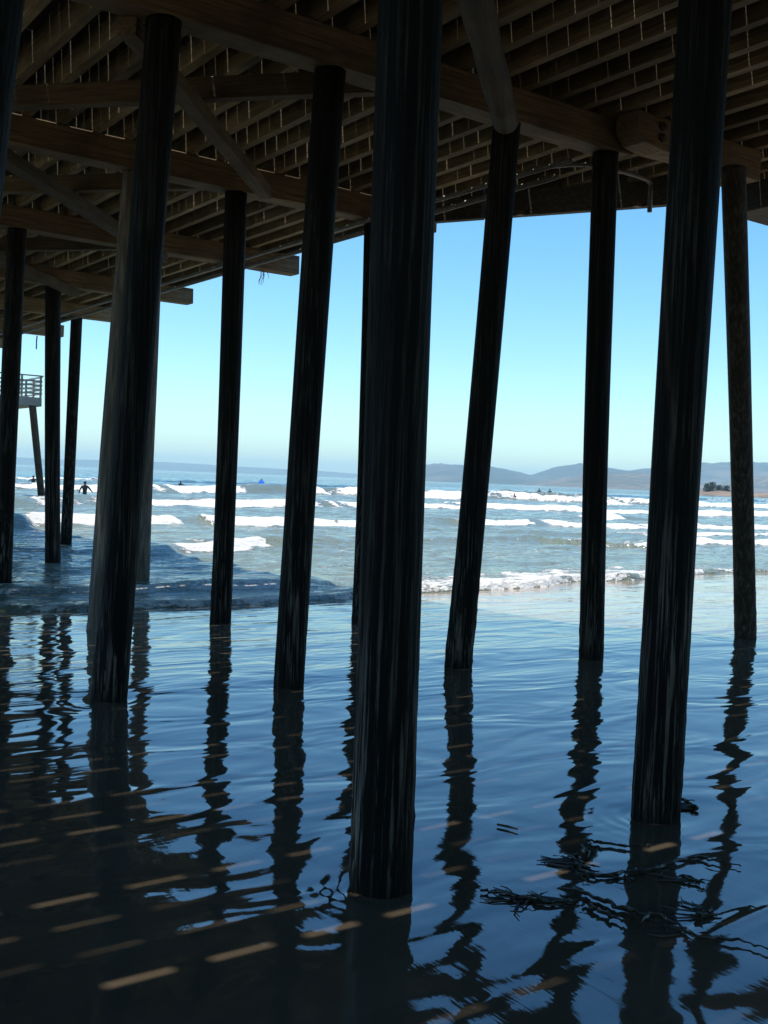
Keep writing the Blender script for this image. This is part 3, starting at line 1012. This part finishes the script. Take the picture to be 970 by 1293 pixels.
# ------------------------------------------------------------------ swimmers and surfers
def person(px, py, lab, pose='stand', face=0.0, suit='suit', up=0.0, scale=1.0, lift=0.0):
    """one skinned body; the part below the waist is in the water"""
    p = at(px, py, SEA)
    p.z = SEA + lift
    if pose == 'stand':
        J = {'pel': (0, 0, .12), 'bel': (0, 0, .30), 'che': (0, .01, .50), 'nec': (0, .0, .66), 'hea': (0, -.02, .76), 'top': (0, -.02, .88),
             'sl': (-.18, 0, .60), 'el': (-.34, -.02, .40), 'hl': (-.50, -.08, .20), 'sr': (.18, 0, .60), 'er': (.31, -.02, .36), 'hr': (.38, -.10, .12),
             'kl': (-.12, 0, -.3), 'fl': (-.14, .05, -.75), 'kr': (.12, 0, -.3), 'fr': (.14, .05, -.75)}
        face_c = Vector((0, -.02, .82))
    elif pose == 'prone':
        J = {'pel': (0, .55, .12), 'bel': (0, .35, .13), 'che': (0, .12, .17), 'nec': (0, -.08, .27), 'hea': (0, -.18, .34), 'top': (0, -.2, .46),
             'sl': (-.19, .04, .2), 'el': (-.3, -.1, .12), 'hl': (-.2, -.34, .1), 'sr': (.19, .04, .2), 'er': (.3, -.1, .12), 'hr': (.2, -.34, .1),
             'kl': (-.11, 1.0, .08), 'fl': (-.12, 1.4, .0), 'kr': (.11, 1.0, .08), 'fr': (.12, 1.4, .0)}
        face_c = Vector((0, -.19, .40))
    else:  # chest deep
        J = {'pel': (0, 0, -.25), 'bel': (0, 0, -.05), 'che': (0, .01, .14), 'nec': (0, 0, .31), 'hea': (0, -.02, .41), 'top': (0, -.02, .53),
             'sl': (-.18, 0, .25), 'el': (-.36, -.06, .12), 'hl': (-.42, -.26, .06), 'sr': (.18, 0, .25), 'er': (.36, -.06, .12), 'hr': (.40, -.28, .08),
             'kl': (-.12, 0, -.6), 'fl': (-.14, .05, -1.0), 'kr': (.12, 0, -.6), 'fr': (.14, .05, -1.0)}
        face_c = Vector((0, -.02, .47))
    R = {'pel': .15, 'bel': .135, 'che': .16, 'nec': .06, 'hea': .085, 'top': .07, 'sl': .075, 'el': .05, 'hl': .035, 'sr': .075, 'er': .05, 'hr': .035, 'kl': .075, 'fl': .05, 'kr': .075, 'fr': .05}
    names = list(J)
    E_ = [('pel', 'bel'), ('bel', 'che'), ('che', 'nec'), ('nec', 'hea'), ('hea', 'top'), ('che', 'sl'), ('sl', 'el'), ('el', 'hl'), ('che', 'sr'), ('sr', 'er'), ('er', 'hr'), ('pel', 'kl'), ('kl', 'fl'), ('pel', 'kr'), ('kr', 'fr')]
    me = bpy.data.meshes.new('person')
    me.from_pydata([J[n_] for n_ in names], [(names.index(a), names.index(b)) for a, b in E_], [])
    tmp = bpy.data.objects.new('tmp', me)
    COL.objects.link(tmp)
    tmp.modifiers.new('skin', 'SKIN')
    sk = me.skin_vertices[0].data
    for i, n_ in enumerate(names):
        sk[i].radius = (R[n_], R[n_] * (.75 if n_ in ('che', 'bel', 'pel') else 1))
    sk[0].use_root = True
    tmp.modifiers.new('sub', 'SUBSURF').levels = 2
    dg = bpy.context.evaluated_depsgraph_get()
    bm2 = bpy.data.meshes.new_from_object(tmp.evaluated_get(dg))
    bpy.data.objects.remove(tmp)
    bm2.name = 'person'
    bm2.materials.clear()
    bm2.materials.append(M[suit])
    bm2.materials.append(M['skin'])
    nz = J['nec'][2] + .03
    for f in bm2.polygons:
        f.use_smooth = True
        c = f.center
        hand = min((c - Vector(J['hl'])).length, (c - Vector(J['hr'])).length) < .09
        f.material_index = 1 if ((c - face_c).length < .17 and c.z > nz) or hand else 0
    o = bpy.data.objects.new('person', bm2)
    COL.objects.link(o)
    o.location = p
    o.rotation_euler = (0, 0, face)
    o.scale = (scale,) * 3
    tag(o, lab, 'person', 'people in the surf')
    mb = MB()
    mb.ball(face_c + Vector((0, .025, .03)), (.098, .105, .10), 10)
    mb.build('hair', M['hair'], o, smooth=True)
    return o


def board(px, py, z, rot, m, lab, L=1.05, w=.54):
    p = at(px, py, SEA)
    mb = MB()
    outl = [(-.5, -.42), (-.42, -.5), (.1, -.52), (.42, -.38), (.5, -.2), (.5, .2), (.42, .38), (.1, .52), (-.42, .5), (-.5, .42)]
    k = len(outl)
    for zz in (-.03, .03):
        for x, y in outl:
            mb.v.append((x * L, y * w, zz + .06 * max(0, x) ** 2))
    mb.f.append(tuple(reversed(range(k))))
    mb.f.append(tuple(range(k, 2 * k)))
    for i in range(k):
        j = (i + 1) % k
        mb.f.append((i, j, k + j, k + i))
    o = mb.build('bodyboard', m, bevel=.012)
    o.location = (p.x, p.y, SEA + z)
    o.rotation_euler = rot
    tag(o, lab, 'bodyboard')
    return o


person(107, 626, 'person in black wetsuit wading waist deep with arms held out, beside the thin leaning pile', 'stand', 3.3)
person(42, 614, 'far swimmer at left, head and shoulders above the foam left of the fishing platform pile', 'deep', .4, lift=.35)
person(228, 614.5, 'tiny swimmer beyond the green wave, left of the straight slim pile', 'deep', 2.6, lift=.1)
person(310, 622, 'dark haired swimmer chest deep in front of the wave, left of the blue bodyboard', 'deep', .2, lift=.05)
person(330, 620, 'bodyboarder riding behind a blue board on the green wave', 'prone', .1, lift=.78)
board(330, 620.6, .95, (math.radians(62), 0, math.radians(10)), M['blue'], 'blue bodyboard on the face of a green wave', .5, .5)
person(644.5, 631, 'left one of two swimmers close together in front of the white breaker', 'stand', .4, 'red', lift=-.12)
person(649.5, 631.3, 'right one of two swimmers close together in front of the white breaker', 'stand', -.5, 'red', lift=-.16)
person(680.5, 628, 'lone swimmer half hidden in white foam, nearest the pair', 'deep', .2, lift=.75)
person(694, 629, 'lone swimmer in white foam between the other one and the straight pile', 'deep', -.2, lift=.75)
person(730, 631, 'swimmer at the right end of the white breaker beside the straight pile', 'deep', 0, lift=.2)


# ------------------------------------------------------------------ hills, headland, far coast
def hill(name, sil, D, depth, m, seed, rough=0.26, base_y=None):
    """a range of hills whose skyline passes through the given directions, at distance D, with real depth"""
    xs = np.array([a for a, _ in sil], float)
    hs = []
    for a, b in sil:
        d = ray(a, b)
        hs.append(EYE + d.z / d.y * D)
    px = np.linspace(xs[0], xs[-1], 260)
    H = np.interp(px, xs, hs)
    H = H * (1 + 0.10 * (fbm(px * 0.09 + seed * 7, px * 0, 4) - .5) + 0.05 * (fbm(px * 0.5 + seed, px * 0, 2) - .5))
    tx = np.array([ray(a, 610).x / ray(a, 610).y for a in px])
    t = np.linspace(-1, 1, 49)
    T, TX = np.meshgrid(t, tx, indexing='ij')
    Hg = np.broadcast_to(H, T.shape)
    Yd = D + T * depth
    X = TX * D * (1 + 0.0 * T)
    prof = np.clip(1 - np.abs(T) ** 1.5, 0, 1)
    nz = fbm(X / depth * 3.1 + seed, Yd / depth * 3.1, 5) - .5
    nz2 = 1 - np.abs(2 * fbm(X / depth * 5 + seed * 2, Yd / depth * 2.2 + 7, 4) - 1)
    lo = np.where(T < 0, 1, .4)
    Z = Hg * prof * (1 - rough * 2.2 * (1 - prof) * nz2 * lo) + Hg * rough * nz * prof
    Z = np.where(np.abs(T) > .985, -3, Z - 1.0)
    o = grid_object(name, X, Yd, Z, m)
    tag(o, None, None, kind='structure')
    return o


hill('far_hills', [(500, 597), (520, 589), (547, 585), (560, 584), (585, 586), (615, 587.5), (640, 592), (660, 597.5), (672, 599.5), (682, 597), (692, 593), (708, 588.5), (722, 586.5), (742, 585), (756, 588), (775, 592.5), (792, 594), (812, 591),
                   (830, 590), (880, 588), (925, 587), (945, 586), (960, 584.5), (980, 582), (1040, 580), (1120, 590), (1250, 600)], 6200, 1500, M['hill'], 3)
hill('near_hills', [(655, 614), (690, 608), (715, 603), (740, 598), (765, 596.5), (780, 599), (800, 596), (818, 599.5), (840, 603), (870, 607), (900, 611), (930, 608), (950, 601.5), (968, 600), (1000, 598), (1060, 596), (1150, 606)], 4300, 900, M['hill_dry'], 9, .34)
hill('far_coast', [(-500, 566), (-300, 568), (-100, 572), (20, 577), (60, 579.5), (130, 580.5), (220, 584), (300, 589), (380, 593), (430, 596.5), (470, 600), (500, 604)], 11500, 1100, M['hill'], 21, .04)
hill('headland', [(868, 622), (885, 617.5), (900, 616), (915, 617.5), (930, 619), (945, 620), (960, 620.5), (985, 620), (1040, 617), (1120, 612)], 620, 60, M['rock'], 5, .25)


def tree(px, top_y, D, w, lab, seed):
    d0 = ray(px, 616)
    x, y = d0.x / d0.y * D, D
    d1 = ray(px, top_y)
    ztop = EYE + d1.z / d1.y * D
    zb = 1.0
    rnd = random.Random(seed)
    root = empty('headland_tree', (x, y, zb))
    tag(root, lab, 'tree', 'dark trees on the headland')
    h = ztop - zb
    mb = MB()
    mb.tube([(0, 0, 0), (.1, 0, h * .4), (0, .1, h * .7)], [.35, .25, .12], 8)
    for k in range(5):
        a = rnd.uniform(0, 6.28)
        mb.tube([(.05, 0, h * .35), (math.cos(a) * w * .3, math.sin(a) * w * .3, h * .75)], [.14, .05], 6)
    mb.build('trunk', M['trunk'], root, smooth=True)
    mb = MB()
    for k in range(420):
        a, r, zz = rnd.uniform(0, 6.28), w * .5 * math.sqrt(rnd.random()), rnd.uniform(.25, 1.0)
        r *= (1.15 - zz * .6) * (0.75 + .35 * math.sin(3 * a + seed))
        c = Vector((math.cos(a) * r, math.sin(a) * r, h * zz))
        e = Vector([rnd.uniform(-1, 1) for _ in range(3)]).normalized()
        f = e.cross(Vector((0, 0, 1))).normalized()
        L = rnd.uniform(.35, .8)
        o = len(mb.v)
        mb.v += [tuple(c - e * L), tuple(c + f * L * .5), tuple(c + e * L), tuple(c - f * L * .5)]
        mb.f.append((o, o + 1, o + 2, o + 3))
    mb.build('crown', M['leaf'], root)


tree(893, 611, 610, 5.5, 'small dark tree at the left end of the headland group, next to the right pile', 1)
tree(899.5, 609, 612, 6.5, 'tallest dark round tree on the headland', 2)
tree(908, 613, 616, 6.5, 'low dark bushy tree right of the tallest one on the headland', 3)
tree(917, 613.5, 618, 6.5, 'low tree on the headland close to the battered pile', 4)

# ------------------------------------------------------------------ haze
mb = MB()
mb.box(-13500, 13500, -400, 14500, -14, 185)
hz = mb.build('haze', bpy.data.materials.new('haze_air'))
tag(hz, None, None, kind='stuff')
m = hz.data.materials[0]
m.use_nodes = True
nt = m.node_tree
nt.nodes.clear()
out = nt.nodes.new('ShaderNodeOutputMaterial')
pv = nt.nodes.new('ShaderNodeVolumePrincipled')
pv.inputs['Color'].default_value = (0.60, 0.89, 1.0, 1)
pv.inputs['Density'].default_value = 0.00013
pv.inputs['Anisotropy'].default_value = 0.0
nt.links.new(pv.outputs[0], out.inputs['Volume'])

# ------------------------------------------------------------------ light
to_sun = (U * 0.75 - V * 0.92 + Vector((0, 0, 5.6))).normalized()
elev = math.asin(to_sun.z)
azim = math.atan2(to_sun.x, to_sun.y)
sun = bpy.data.lights.new('sun', 'SUN')
sun.energy = 4.2
sun.angle = math.radians(0.53)
sun.color = (1.0, 0.95, 0.87)
so = bpy.data.objects.new('sun', sun)
COL.objects.link(so)
so.rotation_euler = (-to_sun).to_track_quat('-Z', 'Y').to_euler()
so.location = (0, 0, 60)

w = bpy.data.worlds.new('World')
S.world = w
w.use_nodes = True
nt = w.node_tree
bg = nt.nodes['Background']
sky = nt.nodes.new('ShaderNodeTexSky')
sky.sky_type = 'NISHITA'
sky.sun_disc = False
sky.sun_elevation = elev
sky.sun_rotation = azim
sky.altitude = 0
sky.air_density = 1.0
sky.dust_density = 0.4
sky.ozone_density = 1.6
hs = nt.nodes.new('ShaderNodeHueSaturation')
hs.inputs['Saturation'].default_value = 1.30
nt.links.new(sky.outputs[0], hs.inputs['Color'])
tint = mixc(nt, 1.0, hs.outputs['Color'], (0.86, 1.07, 1.10), 'MULTIPLY')
nt.links.new(tint, bg.inputs['Color'])
bg.inputs['Strength'].default_value = 0.12

# ------------------------------------------------------------------ camera
cam = bpy.data.cameras.new('camera')
cam.sensor_fit = 'VERTICAL'
cam.sensor_height = 24.0
cam.sensor_width = 18.0
cam.lens = 24.0 * FPX / 1293.0
cam.clip_start = 0.05
cam.clip_end = 60000
co = bpy.data.objects.new('camera', cam)
COL.objects.link(co)
cr, sr, cp_, sp = math.cos(ROLL), math.sin(ROLL), math.cos(PITCH), math.sin(PITCH)
right = Vector((cr, sr * sp, sr * cp_))
upv = Vector((-sr, cr * sp, cr * cp_))
back = Vector((0, -cp_, sp))
Mx = Matrix((right, upv, back)).transposed().to_4x4()
Mx.translation = Vector((0, 0, EYE))
co.matrix_world = Mx
S.camera = co

S.view_settings.view_transform = 'Standard'
S.view_settings.look = 'None'
S.view_settings.exposure = 0.7
S.view_settings.gamma = 1.0
S.cycles.max_bounces = 8
S.cycles.diffuse_bounces = 5
S.cycles.glossy_bounces = 4
S.cycles.volume_bounces = 0
S.cycles.caustics_reflective = False
S.cycles.caustics_refractive = False
S.cycles.use_denoising = True
